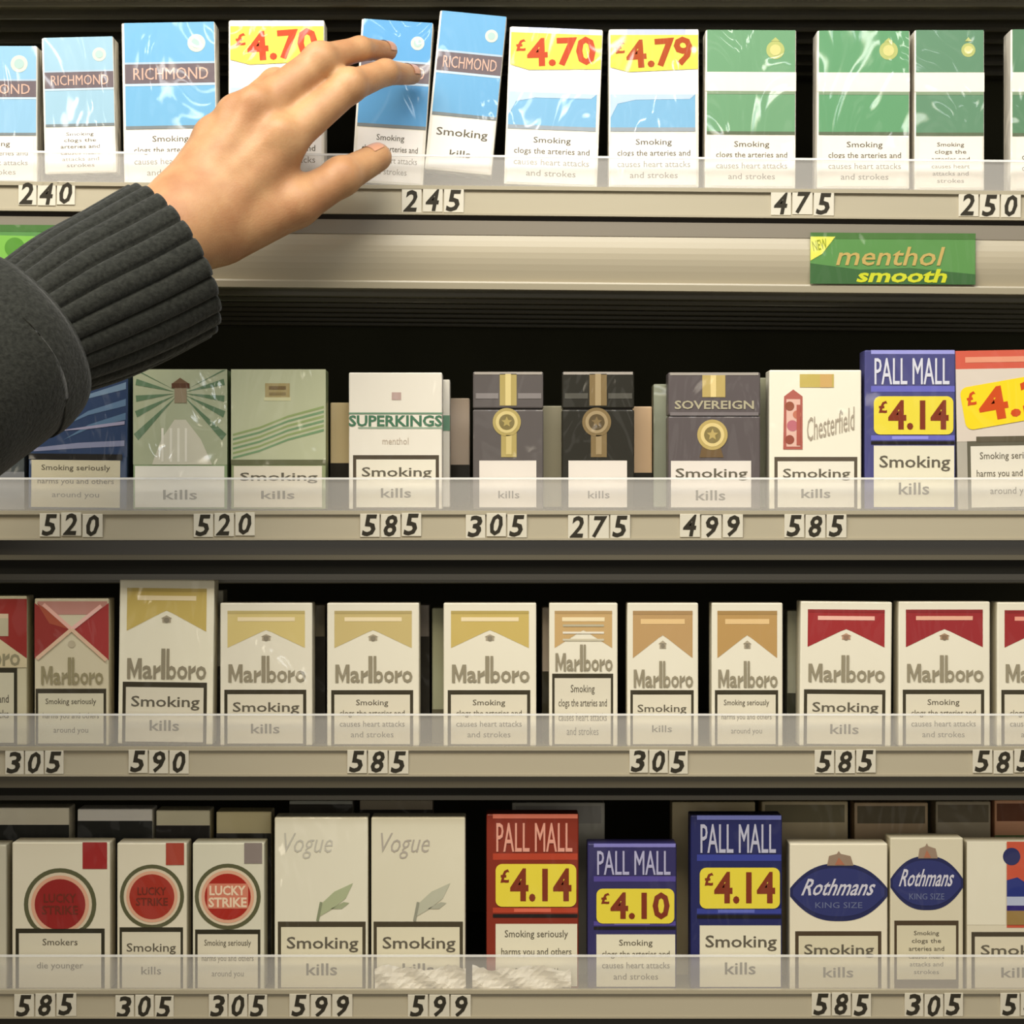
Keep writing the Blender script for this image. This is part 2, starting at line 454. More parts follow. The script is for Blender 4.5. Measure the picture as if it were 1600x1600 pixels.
    # only the first figures of this price can be read
def d_roof(pk, a, o):
    col = o['col']; s = o.get('s', 1.0); rs = o.get('rs', 1.0)
    white = o.get('white', (232, 226, 208))
    R = lambda v: v * s if v > 0.5 else 0.055 + (v - 0.055) * rs
    a.rect(0.08, R(0.055), 0.92, R(0.075), tuple(int(c * 0.9) for c in col), 2)
    a.poly([(0.08, R(0.06)), (0.92, R(0.06)), (0.92, R(0.315)), (0.56, R(0.205)), (0.5, R(0.19)), (0.44, R(0.205)), (0.08, R(0.315))], col, 1)
    a.rect(0.19, R(0.1), 0.81, R(0.128), o.get('stripe', (240, 222, 180)), 2)
    cc = o.get('crest', (176, 164, 140))
    if not o.get('lines'): a.rect(0.455, R(0.235), 0.545, R(0.262), cc, 2); a.disc(0.5, R(0.248), 0.028, tuple(int(c * 0.8) for c in cc), 3)
    if not o.get('lines'): a.poly([(0.44, R(0.237)), (0.5, R(0.218)), (0.56, R(0.237))], cc, 2)
    lettering(a, R(o.get('tv', 0.555)), o.get('tc', (150, 141, 118)))
    if o.get('lines'):
        for k in range(3): a.rect(0.2, R(0.15 + k * 0.05), 0.8, R(0.165 + k * 0.05), ((186, 178, 150), (232, 226, 208), (206, 198, 172))[k], 3)
    wv = o.get('wv', 0.64)
    warning(pk, wv, o['warn'], frame=(58, 52, 36), white=o.get('ww', (222, 215, 194)), u0=0.08, u1=0.90)
def lettering(a, base, col):
    """wide low letters with a tall l and b side by side in the middle"""
    u0, u1 = 0.085, 0.93
    xh = 0.082; widths = {'M': 1.5, 'a': 1.0, 'r': 0.75, 'l': 0.5, 'b': 1.05, 'o': 1.05}
    word = 'Marlboro'; tot = sum(widths[c] for c in word)
    u = u0
    for c in word:
        wd = widths[c] / tot * (u1 - u0)
        h = {'M': 0.125, 'l': 0.185, 'b': 0.185}.get(c, xh)
        pad = 0.006
        if c == 'M':
            q = wd - 2 * pad
            a.rect(u + pad, base - h, u + pad + q * 0.22, base, col, 4)
            a.rect(u + wd - pad - q * 0.22, base - h, u + wd - pad, base, col, 4)
            a.poly([(u + pad, base - h), (u + pad + q * 0.26, base - h), (u + wd / 2, base - h * 0.38), (u + wd - pad - q * 0.26, base - h), (u + wd - pad, base - h), (u + wd / 2, base - h * 0.02)], col, 4.4)
        elif c == 'l':
            a.rect(u + pad, base - h, u + wd - pad, base, col, 4)
        elif c == 'b':
            a.rect(u + pad, base - h, u + pad + 0.03, base, col, 4)
            a.text('o', u + pad + 0.005, base - xh, u + wd - pad, base, col, 5, 0.018)
        elif c == 'r':
            a.rect(u + pad, base - xh, u + pad + 0.028, base, col, 4)
            a.poly([(u + pad + 0.028, base - xh + 0.02), (u + wd - pad * 0.3, base - xh - 0.004), (u + wd, base - xh + 0.03), (u + pad + 0.028, base - xh + 0.045)], col, 4)
        else:
            a.text(c, u + pad * 0.5, base - h, u + wd - pad * 0.5, base, col, 4, 0.018)
        u += wd
def d_cross(pk, a, o):
    R = (150, 52, 46)
    a.rect(0.04, 0.02, 0.98, 0.11, (196, 140, 128), 1)  # pinkish strip and upper cross lines: reflections of the creased top, painted in
    a.poly([(0.0, 0.03), (0.46, 0.21), (0.0, 0.41)], R, 1.5)
    a.poly([(1.0, 0.03), (0.54, 0.21), (1.0, 0.42)], (166, 56, 54), 1.5)
    a.poly([(0.03, 0.03), (0.2, 0.09), (0.47, 0.21), (0.2, 0.17)], (172, 84, 60), 2)
    a.line(0.12, 0.04, 0.5, 0.21, 0.05, (236, 184, 168), 3); a.line(0.9, 0.05, 0.5, 0.21, 0.05, (240, 190, 178), 4)
    a.line(0.5, 0.21, 0.03, 0.41, 0.05, (226, 190, 160), 5); a.line(0.5, 0.21, 0.97, 0.42, 0.05, (226, 190, 160), 6)
    a.disc(0.5, 0.31, 0.05, (190, 178, 150), 2)
    lettering(a, 0.585, (152, 142, 108))
    warning(pk, 0.645, HARMS, frame=(58, 52, 36), white=(214, 208, 182), u0=0.05, u1=0.93)
def d_halfroof(pk, a, o):
    R = (150, 46, 40)
    a.poly([(0.0, 0.02), (1.0, 0.02), (1.0, 0.42), (0.55, 0.22), (0.0, 0.42)], R, 1)
    a.rect(0.1, 0.12, 0.8, 0.15, (214, 190, 160), 2); a.rect(0.1, 0.15, 0.8, 0.27, (190, 180, 150), 2)
    a.poly([(0.55, 0.22), (1.0, 0.42), (1.0, 0.48), (0.0, 0.48), (0.0, 0.42)], (212, 198, 160), 3)
    lettering(a, 0.47, (150, 142, 112))
    warning(pk, 0.515, CLOGS, frame=(50, 46, 30), white=(208, 202, 176), u0=0.05, u1=0.86)
def d_target(pk, a, o):
    cu, cv, r = o['c']; k = pk['w'] / pk['h']
    clip = o['wv'] - 0.03
    a.rect(*o['flag'], o.get('fc', (160, 40, 38)), 2)
    a.disc(cu, cv, r, (92, 92, 62), 1, clip); a.disc(cu, cv, r * 0.88, (222, 206, 178), 2, clip)
    a.disc(cu, cv, r * 0.8, (224, 170, 140), 3, clip); a.disc(cu, cv, r * 0.7, o.get('rc', (150, 36, 32)), 4, clip)
    if o.get('word'):
        a.rrect(cu - r * 0.62, cv - r * k * 0.40, cu + r * 0.62, cv + r * k * 0.36, 0.03, (214, 130, 104), 5)
        a.text('LUCKY', cu - r * 0.55, cv - r * k * 0.34, cu + r * 0.55, cv - r * k * 0.04, (240, 214, 184), 6, 0.03)
        a.text('STRIKE', cu - r * 0.58, cv + r * k * 0.02, cu + r * 0.58, cv + r * k * 0.32, (240, 214, 184), 6, 0.03)
    else:
        a.text('LUCKY', cu - r * 0.45, cv - r * k * 0.3, cu + r * 0.45, cv - r * k * 0.05, (112, 44, 28), 5, 0.02)
        a.text('STRIKE', cu - r * 0.5, cv + r * k * 0.03, cu + r * 0.5, cv + r * k * 0.28, (112, 44, 28), 5, 0.02)
    warning(pk, o['wv'], o['warn'], frame=(48, 44, 28), white=(220, 213, 190), u0=0.07, u1=0.91)
def d_script(pk, a, o):
    g = o['leaf']; lc = o['lc']
    a.text('Vogue', 0.07, 0.09, 0.62, 0.24, lc, 2, -0.006, 0.12)
    a.poly([(0.46, 0.58), (0.52, 0.49), (0.64, 0.43), (0.84, 0.38), (0.76, 0.47), (0.62, 0.53)], g, 2)
    a.poly([(0.6, 0.53), (0.74, 0.49), (0.8, 0.495), (0.72, 0.53)], tuple(int(c * 0.93) for c in g), 2)
    a.line(0.46, 0.6, 0.5, 0.49, 0.03, tuple(int(c * 0.8) for c in g), 3)
    warning(pk, 0.635, 'kills', frame=(70, 62, 44), white=(224, 217, 190), u0=o.get('wu', 0.07), u1=0.94)
def d_lens(pk, a, o):
    cv, h = o['lens']; wv = o['wv']
    n = 24; up, dn = [], []
    for i in range(n + 1):
        t = -1 + 2 * i / n
        b = (1 - abs(t) ** 2.5)
        up.append((0.5 + 0.498 * t, cv - 0.02 - h * 0.5 * b)); dn.append((0.5 + 0.498 * t, cv + 0.035 + h * 0.5 * b))
    a.poly(up + dn[::-1], (34, 38, 82), 1)
    up2 = [(0.5 + (u - 0.5) * 0.94, cv + (v - cv) * 0.84) for u, v in up]; dn2 = [(0.5 + (u - 0.5) * 0.94, cv + (v - cv) * 0.84) for u, v in dn]
    a.poly(up2 + dn2[::-1], (46, 52, 106), 2)
    top = cv - h * 0.5
    a.poly([(0.38, top - 0.005), (0.4, top - 0.07), (0.48, top - 0.085), (0.5, top - 0.105), (0.52, top - 0.085), (0.62, top - 0.07), (0.65, top - 0.005)], (150, 128, 108), 3)
    a.poly([(0.46, top - 0.01), (0.5, top - 0.06), (0.56, top - 0.01)], (170, 110, 84), 4)
    a.text('Rothmans', 0.15, cv - 0.085, 0.87, cv + 0.03, (206, 204, 216), 3, 0.014, 0.10)
    a.text('KING SIZE', 0.26, cv + 0.075, 0.74, cv + 0.115, (104, 112, 146), 3, 0.0)
    warning(pk, wv, o['warn'], frame=(74, 60, 42), white=(212, 204, 176), u0=0.09, u1=0.90, v1=o.get('v1', 0.985))
def d_cutpic(pk, a, o):
    a.rect(0.0, 0.0, 0.4, 0.56, (226, 220, 198), 1)
    a.rect(0.41, 0.0, 1.0, 0.58, (196, 84, 58), 1)
    a.disc(0.46, 0.1, 0.09, (40, 44, 92), 2); a.poly([(0.41, 0.26), (0.52, 0.24), (0.66, 0.3), (0.66, 0.37), (0.41, 0.38)], (36, 48, 120), 2)
    a.rect(0.41, 0.37, 1.0, 0.43, (176, 184, 206), 3); a.rect(0.41, 0.43, 1.0, 0.465, (44, 32, 110), 3); a.rect(0.41, 0.465, 1.0, 0.56, (150, 122, 70), 3)
    warning(pk, 0.64, 'kills', frame=(70, 62, 48), white=(214, 206, 182), u0=0.08, u1=0.96)
def d_plain(pk, a, o):
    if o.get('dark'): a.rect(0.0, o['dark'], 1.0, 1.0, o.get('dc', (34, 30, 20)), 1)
    if o.get('top'): a.rect(0.04, 0.02, 0.96, 0.12, o['top'], 2)
    if o.get('band'):
        a.rect(0.0, 0.28, 1.0, 0.40, o['band'], 2)

def pack(row, x0, x1, yt, yb, design, label, o=None, base=(232, 226, 212), tilt=0.0, dep=0.0, film=None, d=0.022, turnz=0.0, side=None):
    o = o or {}
    film = {1: 0.42, 2: 0.22, 3: 0.12, 4: 0.10}[row] if film is None else film
    wd = (x1 - x0) * S * (D + dep) / D; ht = (yb - yt) * S * (D + dep) / D
    zb = Z(yb, dep)
    r = thing('cigarette_pack', label, 'cigarette pack', (X((x0 + x1) / 2, dep), dep, zb), (0, math.radians(tilt), math.radians(turnz)),
              {1: 'cigarette packs on the top shelf', 2: 'cigarette packs on the second shelf', 3: 'cigarette packs on the third shelf', 4: 'cigarette packs on the bottom shelf'}[row])
    pk = dict(w=wd, h=ht, d=d, root=r, film=film)
    a = Art(wd, ht, film)
    design(pk, a, o)
    b = MB()
    cm = ink(base, film)
    if pk.get('lid'):
        zl = ht * (1 - pk['lid'])
        b.box(-wd / 2, wd / 2, 0, d, 0, zl - 0.0004, cm, 0.0008)
        l = MB(); l.box(-wd / 2, wd / 2, 0, d, zl + 0.0004, ht, cm, 0.0008)
        l.build('flip_top_lid', r)
        b.box(-wd / 2 + 0.001, wd / 2 - 0.001, 0.001, d - 0.001, zl - 0.002, zl + 0.002, ink((30, 26, 22), 0))
    else:
        b.box(-wd / 2, wd / 2, 0, d, 0, ht, cm, 0.0008)
    b.build('carton', r)
    if a.f: a.build('front_print', r)
    return r

# ------------------------------------------------------------------ setting: back panel of the display unit
XL, XR = -0.62, 0.62
DEPTH = 0.30
b = MB(); b.box(XL, XR, DEPTH, DEPTH + 0.012, ZC - 0.46, ZC + 0.46, M_BACK)
o = b.build('wall_back'); o['kind'] = 'structure'; o['label'] = 'dark back panel of the shelving unit'

# ------------------------------------------------------------------ shelves
RY = -0.0125      # front of the price rails
def shelf(surf, lip_top, rail_top, rail_bot, slope, label, header=None, fascia=()):
    zs = Z(surf)
    r = thing('display_shelf', label, 'shelf', (0, 0, zs), (0, math.atan(slope), 0), 'shelves of the display unit')
    def zr(py, y=RY): return Z(py, y) - zs
    zb = zr(header[-1] if header else fascia[-1][1], -0.004)
    b = MB()
    b.box(XL, XR, -0.004, DEPTH - 0.001, zb, -0.0002, M_UNDER, 0.0008)
    for k in range(7):          # pressed ribs along the underside
        y = 0.02 + k * 0.04
        b.box(XL, XR, y, y + 0.009, zb - 0.003, zb + 0.001, M_UNDER, 0.0008)
    b.build('shelf_board', r)
    zt, zbm = zr(rail_top), zr(rail_bot)
    b = MB()
    b.profile([(RY + 0.0015, zt - 0.002), (RY, zbm + 0.0012), (RY - 0.0012, zbm + 0.0012), (RY - 0.0012, zbm), (-0.0045, zbm), (-0.0045, zt - 0.0005), (RY + 0.0035, zt),
               (RY - 0.0004, zt), (RY - 0.0004, zt - 0.0022)], XL, XR, M_RAIL)
    b.build('price_rail', r)
    zl = zr(lip_top)
    b = MB()
    b.box(XL, XR, -0.0085, -0.0072, zt, zl - 0.0012, M_LIP)
    b.box(XL, XR, -0.0087, -0.0070, zl - 0.0012, zl, M_LIPEDGE)
    b.build('clear_front_lip', r)
    if header:
        g0, g1, l1, p1, e1 = [zr(q, -0.009) for q in header]
        b = MB()
        b.profile([(-0.0045, g0), (-0.0085, g0), (-0.0085, g1), (-0.0045, g1)], XL, XR, M_GROOVE)
        b.profile([(-0.0045, g1), (-0.0115, g1), (-0.0105, l1), (-0.0045, l1)], XL, XR, M_GREYRAIL)
        n = 8; pts = []
        for i in range(n + 1):
            t = i / n; pts.append((-0.0100 - 0.0035 * math.sin(math.pi * t) * (1 - t * 0.4), l1 + (p1 - l1) * t))
        b.profile(pts + [(-0.0045, p1), (-0.0045, l1)], XL, XR, M_PANEL)
        b.profile([(-0.0045, p1), (-0.0128, p1), (-0.0132, p1 - 0.001), (-0.0125, e1), (-0.0045, e1)], XL, XR, M_RAIL)
        b.build('header_panel', r)
    if fascia:
        b = MB()
        for (q0, q1, y, mt) in fascia:
            b.profile([(-0.0045, zr(q0, y)), (y, zr(q0, y)), (y, zr(q1, y)), (-0.0045, zr(q1, y))], XL, XR, mt)
        b.build('ribbed_fascia', r)
    return r

shelf(291, 241, 291, 337, 0.0095, 'top shelf with cream header panel carrying the green signs', header=(338, 346, 368, 441, 453))
shelf(797, 746, 798, 844, 0.0, 'second shelf from the top, under the green and black packs',
      fascia=((845, 867, -0.0085, M_DARK), (867, 875, -0.0105, M_RIDGE), (875, 897, -0.006, M_BLACK), (897, 906, -0.0075, M_DARK)))
shelf(1168, 1116, 1167, 1213, 0.0, 'third shelf, under the row of roof-patterned packs',
      fascia=((1214, 1231, -0.0105, M_RIDGE), (1231, 1243, -0.006, M_BLACK), (1243, 1250, -0.0075, M_DARK)))
shelf(1549, 1494, 1547, 1591, 0.0, 'bottom shelf, under the bullseye and big-letter packs',
      fascia=((1592, 1612, -0.0105, M_DARK), (1612, 1640, -0.006, M_BLACK)))
shelf(-70, -120, -70, -30, 0.0, 'shelf above the frame whose dark underside shows over the top row', fascia=((-29, -10, -0.006, M_BLACK),))

# ------------------------------------------------------------------ price tags
def price_tag(row, x0, x1, yc, s, label):
    y = RY - 0.0001
    xc = (x0 + x1) / 2
    hpx = 34
    if row == 1: y += 0.0004
    r = thing('price_tag', label, 'price tag', (X(xc, y), y, Z(yc + 20, y)), (0, 0.0095 if row == 1 else 0, 0), 'price tags in the shelf rails')
    k = S * (D + y) / D; n = len(s)
    step = (x1 - x0 - 26) / (n - 1)
    for i, ch in enumerate(s):
        cx = (x0 + 13 + i * step - xc) * k
        b = MB(); hw = step * 0.47 * k
        jig = random.uniform(-0.0006, 0.0006)
        b.box(cx - hw, cx + hw, -0.0007, 0.0003 + 0.0008, 0.001 + jig, 39 * k + jig, M_TILE, 0.0002)
        t = b.build('digit_tile', r)
        vv, f, _ = glyphs(ch, 0.024)
        wpx = 12 if ch == '1' else 20
        q = MB()
        q.add([(cx + ((p - 0.5 + 0.30 * (z - 0.5)) * wpx) * k, -0.00085, (4 + z * hpx) * k + jig) for p, z in vv], f, M_DIGIT)
        d = q.build('digit', t)
TAGS = [
 (1, 30, 116, 303, '240', 'price tag 240 above the sweater cuff on the top rail'),
 (1, 630, 722, 314, '245', 'price tag 245 on the top rail right of the thumb'),
 (1, 1207, 1300, 318, '475', 'price tag 475 on the top rail above the green smooth sign'),
 (1, 1500, 1592, 321, '250', 'price tag 250 at the right end of the top rail'),
 (2, 65, 158, 821, '520', 'price tag 520 under the navy pack'),
 (2, 305, 396, 821, '520', 'price tag 520 under the two pale green packs'),
 (2, 565, 656, 822, '585', 'price tag 585 under the white pack with green lettering band'),
 (2, 730, 821, 822, '305', 'price tag 305 under the grey and gold narrow pack'),
 (2, 890, 982, 823, '275', 'price tag 275 under the black and gold narrow pack'),
 (2, 1065, 1158, 823, '499', 'price tag 499 under the wide grey and gold pack'),
 (2, 1228, 1320, 823, '585', 'price tag 585 under the cream pack with slanted script'),
 (3, 10, 98, 1191, '305', 'price tag 305 at the left end of the third rail'),
 (3, 203, 293, 1191, '590', 'price tag 590 under the raised gold-roofed pack'),
 (3, 545, 636, 1191, '585', 'price tag 585 under the middle gold-roofed packs'),
 (3, 985, 1073, 1191, '305', 'price tag 305 under the tan-roofed narrow packs'),
 (3, 1275, 1366, 1191, '585', 'price tag 585 under the first red-roofed pack of third shelf'),
 (3, 1522, 1613, 1191, '585', 'price tag 585 cut by right edge on the third rail'),
 (4, 25, 117, 1571, '585', 'price tag 585 under the widest bullseye pack'),
 (4, 182, 270, 1573, '305', 'price tag 305 under the middle bullseye pack'),
 (4, 328, 416, 1573, '305', 'price tag 305 under the bullseye pack with white words'),
 (4, 455, 548, 1573, '599', 'price tag 599 under the left white script pack'),
 (4, 640, 733, 1573, '599', 'price tag 599 under the right white script pack and crumpled paper'),
 (4, 1270, 1359, 1571, '585', 'price tag 585 under the wide pack with blue oval'),
 (4, 1415, 1503, 1571, '305', 'price tag 305 under the narrow pack with blue oval'),
 (4, 1565, 1655, 1571, '585', 'price tag cut by right edge on the bottom rail'),
]
for t in TAGS: price_tag(*t)

# ------------------------------------------------------------------ green signs on the header panel
def sign(x0, x1, y0, y1, label, words):
    y = -0.0142
    k = S * (D + y) / D
    W, H = (x1 - x0) * k, (y1 - y0) * k
    r = thing('promotional_sign', label, 'sign', (X((x0 + x1) / 2, y), y, Z(y1, y)), (0, 0.0095 * 0.6, 0), 'green signs on the header panel')
    pk = dict(w=W, h=H)
    b = MB(); b.box(-W / 2, W / 2, 0, 0.0012, 0, H, ink((88, 138, 74), 0.15), 0.0002); b.build('backing', r)
    a = Art(W, H, 0.15)
    a.rect(0, 0.0, 1, 0.12, (72, 112, 56), 1)
    a.poly([(0, 0.6), (0.3, 0.72), (0.6, 0.68), (1, 0.8), (1, 1), (0, 1)], (58, 98, 54), 1)
    if words:
        a.poly([(0, 0.08), (0.15, 0.08), (0.07, 0.42), (0, 0.55)], (220, 220, 90), 2)
        a.text('NEW', 0.012, 0.14, 0.1, 0.34, (140, 150, 40), 3, 0.01, 0, -12)
        a.text('menthol', 0.17, 0.27, 0.80, 0.64, (186, 160, 92), 3, 0.01, 0.05)
        a.text('smooth', 0.29, 0.70, 0.83, 0.97, (196, 200, 40), 3, 0.03, 0.05)
    else:
        a.poly([(0.0, 0.15), (0.8, 0.2), (0.95, 0.5), (0.6, 0.9), (0.0, 0.9)], (120, 178, 74), 2)
        a.disc(0.66, 0.4, 0.06, (84, 140, 50), 3)
        a.poly([(0.0, 0.5), (0.22, 0.45), (0.3, 0.8), (0.0, 0.95)], (196, 150, 96), 3)
    a.build('sign_print', r)
sign(1266, 1524, 364, 444, 'green promotional sign reading smooth in yellow, on header panel at right', True)
sign(-150, 112, 351, 440, 'green promotional sign behind the sleeve at left edge', False)

# ------------------------------------------------------------------ top shelf packs
def yb1(x): return 291 + 0.0095 * (x - 800)
GR = (206, 214, 220)
pack(1, -82, 58, 72, yb1(0) + 2, d_blue, 'light blue pack cut by left edge of the top shelf', dict(blue=(140, 184, 212)), film=0.7)
pack(1, 70, 182, 58, 271, d_blue, 'pale blue narrow pack raised on top shelf, second from left', dict(blue=(152, 188, 206), warn=NARROW), tilt=-1.4, film=0.75)
pack(1, 194, 340, 35, yb1(260) + 3, d_blue, 'wide light blue pack above the sweater cuff', dict(), tilt=-1.0)
pack(1, 357, 507, 32, yb1(430), d_bluecut, 'white pack with yellow 4.70 flash behind the hand', dict(price='4.70'))
pack(1, 549, 661, 32, 288, d_blue, 'tilted blue pack touched by the fingertips', dict(blue=(92, 156, 204)), tilt=3.6)
pack(1, 663, 768, 20, 269, d_blue, 'raised tilted narrow blue pack right of the fingertips', dict(blue=(106, 164, 204), warn='small_kills'), tilt=5.6, dep=-0.0012)
pack(1, 787, 933, 44, yb1(850) - 1, d_bluecut, 'white pack with yellow 4.70 flash and blue block, right of the raised blue pack', dict(price='4.70'), tilt=2.2, film=0.5)
pack(1, 951, 1092, 46, yb1(1020), d_bluecut, 'white pack with yellow 4.79 flash beside the first green pack', dict(price='4.79', pc=(170, 70, 20)), film=0.75)
pack(1, 1101, 1243, 47, yb1(1170), d_green, 'green pack next to the yellow 4.79 pack', dict(), tilt=0.3, film=0.5)
pack(1, 1276, 1421, 48, yb1(1350) - 1, d_green, 'wide green pack between two dark gaps on top shelf', dict(g=(96, 150, 106)), tilt=0.2)
pack(1, 1429, 1538, 47, yb1(1480), d_green, 'narrow green pack, rightmost one wholly in view on top shelf', dict(g=(96, 136, 106), warn=NARROW), film=0.3)
pack(1, 1579, 1722, 46, yb1(1640), d_green, 'green pack cut by right edge of the top shelf', dict(g=(90, 130, 98)), film=0.3)

# ------------------------------------------------------------------ second shelf packs
pack(2, -95, 38, 600, 796, d_plain, 'dark grey pack mostly behind the sleeve at left edge', dict(dark=0.7, dc=(120, 122, 124)), base=(70, 76, 76))
pack(2, 44, 198, 579, 796, d_navy, 'navy pack partly behind the dark sleeve', dict(), base=(60, 76, 104), tilt=0.6, film=0.3)
pack(2, 208, 355, 577, 796, d_rays, 'pale green pack with dark green rays', dict(), base=(150, 170, 128), film=0.5)
pack(2, 361, 509, 577, 796, d_palegreen, 'plain pale green pack with small brown crest', dict(), base=(150, 160, 118), film=0.3)
pack(2, 545, 691, 582, 796, d_whitegreen, 'white pack with green lettering band', dict(), film=0.25)
pack(2, 739, 849, 581, 796, d_darkgold, 'grey and gold narrow pack with ring emblem', dict(base=(92, 86, 84), gold=(176, 158, 96)), base=(92, 86, 84))
pack(2, 878, 991, 581, 796, d_darkgold, 'black and gold narrow pack with ring emblem', dict(base=(40, 38, 30), gold=(128, 108, 72)), base=(38, 36, 28))
pack(2, 1044, 1188, 582, 796, d_darkgold, 'wide grey and gold pack with round emblem', dict(base=(92, 84, 84), gold=(186, 164, 100), wide=True), base=(92, 84, 84))
pack(2, 1202, 1346, 578, 796, d_cream_script, 'cream pack with red panel and slanted script', dict(), base=(238, 232, 212), film=0.15)
pack(2, 1351, 1493, 547, 796, d_big_letters, 'blue pack with yellow 4.14 flash on second shelf', dict(base=(84, 84, 150), let=(214, 214, 226), price='4.14', warn='kills', pv=(0.29, 0.53), lt=(104, 104, 190)), base=(74, 74, 128))
pack(2, 1497, 1648, 547, 796, d_slant, 'red and white pack with slanted yellow flash at right edge', dict(), base=(176, 170, 156), tilt=-1.0)
# seen through the gaps
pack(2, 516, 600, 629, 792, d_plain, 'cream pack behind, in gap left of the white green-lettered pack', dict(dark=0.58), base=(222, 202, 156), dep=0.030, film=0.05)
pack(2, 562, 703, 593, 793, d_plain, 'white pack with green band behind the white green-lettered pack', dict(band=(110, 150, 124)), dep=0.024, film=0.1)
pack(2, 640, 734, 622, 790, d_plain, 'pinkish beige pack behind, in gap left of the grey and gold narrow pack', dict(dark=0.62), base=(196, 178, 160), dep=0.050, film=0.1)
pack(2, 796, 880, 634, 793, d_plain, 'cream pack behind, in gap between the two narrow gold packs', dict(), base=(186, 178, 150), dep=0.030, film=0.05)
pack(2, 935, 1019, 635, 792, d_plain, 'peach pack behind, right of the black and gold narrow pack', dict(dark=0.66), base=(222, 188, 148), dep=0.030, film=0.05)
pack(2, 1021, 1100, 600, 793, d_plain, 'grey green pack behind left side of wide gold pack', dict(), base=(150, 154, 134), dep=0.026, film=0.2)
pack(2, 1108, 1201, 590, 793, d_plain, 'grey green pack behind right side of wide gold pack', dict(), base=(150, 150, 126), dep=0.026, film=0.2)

# ------------------------------------------------------------------ third shelf packs
GOLD = (204, 184, 124); TAN = (190, 154, 104); RED = (160, 46, 48)
W3 = (234, 228, 208)
pack(3, -102, 42, 931, 1164, d_halfroof, 'red and white pack cut by left edge of the third shelf', dict(), base=(206, 198, 166))
pack(3, 54, 170, 935, 1165, d_cross, 'narrow pack with crossed red triangles', dict(), base=(216, 206, 176), film=0.2)
pack(3, 184, 332, 905, 1163, d_roof, 'tallest gold-roofed pack, raised above its row', dict(col=(204, 180, 100), warn='kills', tv=0.605, wv=0.655, s=1.0), base=(242, 236, 212), tilt=0.7, film=0.3, dep=-0.001)
pack(3, 344, 488, 942, 1165, d_roof, 'gold-roofed pack just right of the raised one', dict(col=(216, 196, 128), warn='kills'), base=W3, film=0.3)
pack(3, 511, 655, 942, 1166, d_roof, 'gold-roofed pack between two dark gaps, third one', dict(col=GOLD, warn=CLOGS), base=W3)
pack(3, 693, 838, 942, 1166, d_roof, 'rightmost of the wide gold-roofed packs', dict(col=(204, 180, 104), warn=CLOGS), base=W3)
pack(3, 858, 965, 942, 1166, d_roof, 'narrow tan pack with high striped roof and tall warning', dict(col=(200, 166, 112), warn=CLOGS, tv=0.475, wv=0.525, lines=True, s=0.98), base=W3)
pack(3, 980, 1091, 942, 1166, d_roof, 'tan-roofed narrow pack with kills warning', dict(col=TAN, warn='small_kills', stripe=(230, 196, 140), rs=1.27, tv=0.59), base=W3)
pack(3, 1112, 1223, 942, 1166, d_roof, 'tan-roofed narrow pack beside the red-roofed ones', dict(col=(188, 150, 92), warn=HARMS, stripe=(230, 196, 140), rs=1.27, tv=0.59), base=W3)
pack(3, 1249, 1392, 940, 1166, d_roof, 'first red-roofed pack, with kills warning', dict(col=RED, warn='kills', stripe=(240, 186, 168), crest=(190, 150, 124)), base=W3, tilt=0.5)
pack(3, 1404, 1547, 940, 1166, d_roof, 'second red-roofed pack, with a four-line warning', dict(col=(154, 44, 48), warn=CLOGS, stripe=(232, 176, 150), crest=(170, 140, 112)), base=W3)
pack(3, 1558, 1702, 941, 1166, d_roof, 'red-roofed pack cut by right edge', dict(col=(154, 44, 46), warn=CLOGS, stripe=(236, 160, 140)), base=W3)
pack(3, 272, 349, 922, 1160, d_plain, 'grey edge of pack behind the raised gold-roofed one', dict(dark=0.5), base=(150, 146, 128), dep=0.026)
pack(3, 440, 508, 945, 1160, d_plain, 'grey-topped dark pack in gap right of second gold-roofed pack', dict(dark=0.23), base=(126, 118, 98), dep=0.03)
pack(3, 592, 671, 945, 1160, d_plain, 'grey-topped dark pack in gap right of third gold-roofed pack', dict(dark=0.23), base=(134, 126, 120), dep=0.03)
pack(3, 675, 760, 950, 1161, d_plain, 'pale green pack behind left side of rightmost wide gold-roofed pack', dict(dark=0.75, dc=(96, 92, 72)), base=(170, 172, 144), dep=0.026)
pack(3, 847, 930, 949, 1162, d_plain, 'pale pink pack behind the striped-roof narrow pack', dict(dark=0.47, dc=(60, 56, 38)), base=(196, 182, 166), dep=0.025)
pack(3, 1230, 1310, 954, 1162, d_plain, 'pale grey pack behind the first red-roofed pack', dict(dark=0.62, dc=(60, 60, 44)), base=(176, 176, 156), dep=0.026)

# ------------------------------------------------------------------ bottom shelf packs
W4 = (228, 220, 196)
pack(4, -130, 10, 1320, 1546, d_plain, 'pale pack sliver at left edge of the bottom shelf', dict(), base=(200, 194, 172))
pack(4, 19, 172, 1316, 1547, d_target, 'widest bullseye pack, with plain red disc', dict(c=(0.49, 0.42, 0.37), flag=(0.72, 0.0, 0.97, 0.18), wv=0.615, warn=['Smokers', 'die younger']), base=W4)
pack(4, 183, 292, 1317, 1547, d_target, 'narrow bullseye pack with red flag corner, middle of three', dict(c=(0.5, 0.365, 0.46), flag=(0.7, 0.0, 0.96, 0.15), rc=(166, 50, 34), fc=(172, 70, 52), wv=0.605, warn='small_kills'), base=W4)
pack(4, 301, 413, 1317, 1547, d_target, 'narrow bullseye pack with white words on the disc', dict(c=(0.49, 0.365, 0.46), flag=(0.72, 0.0, 0.97, 0.14), fc=(140, 128, 122), rc=(170, 40, 26), word=True, wv=0.62, warn=HARMS), base=(220, 216, 194))
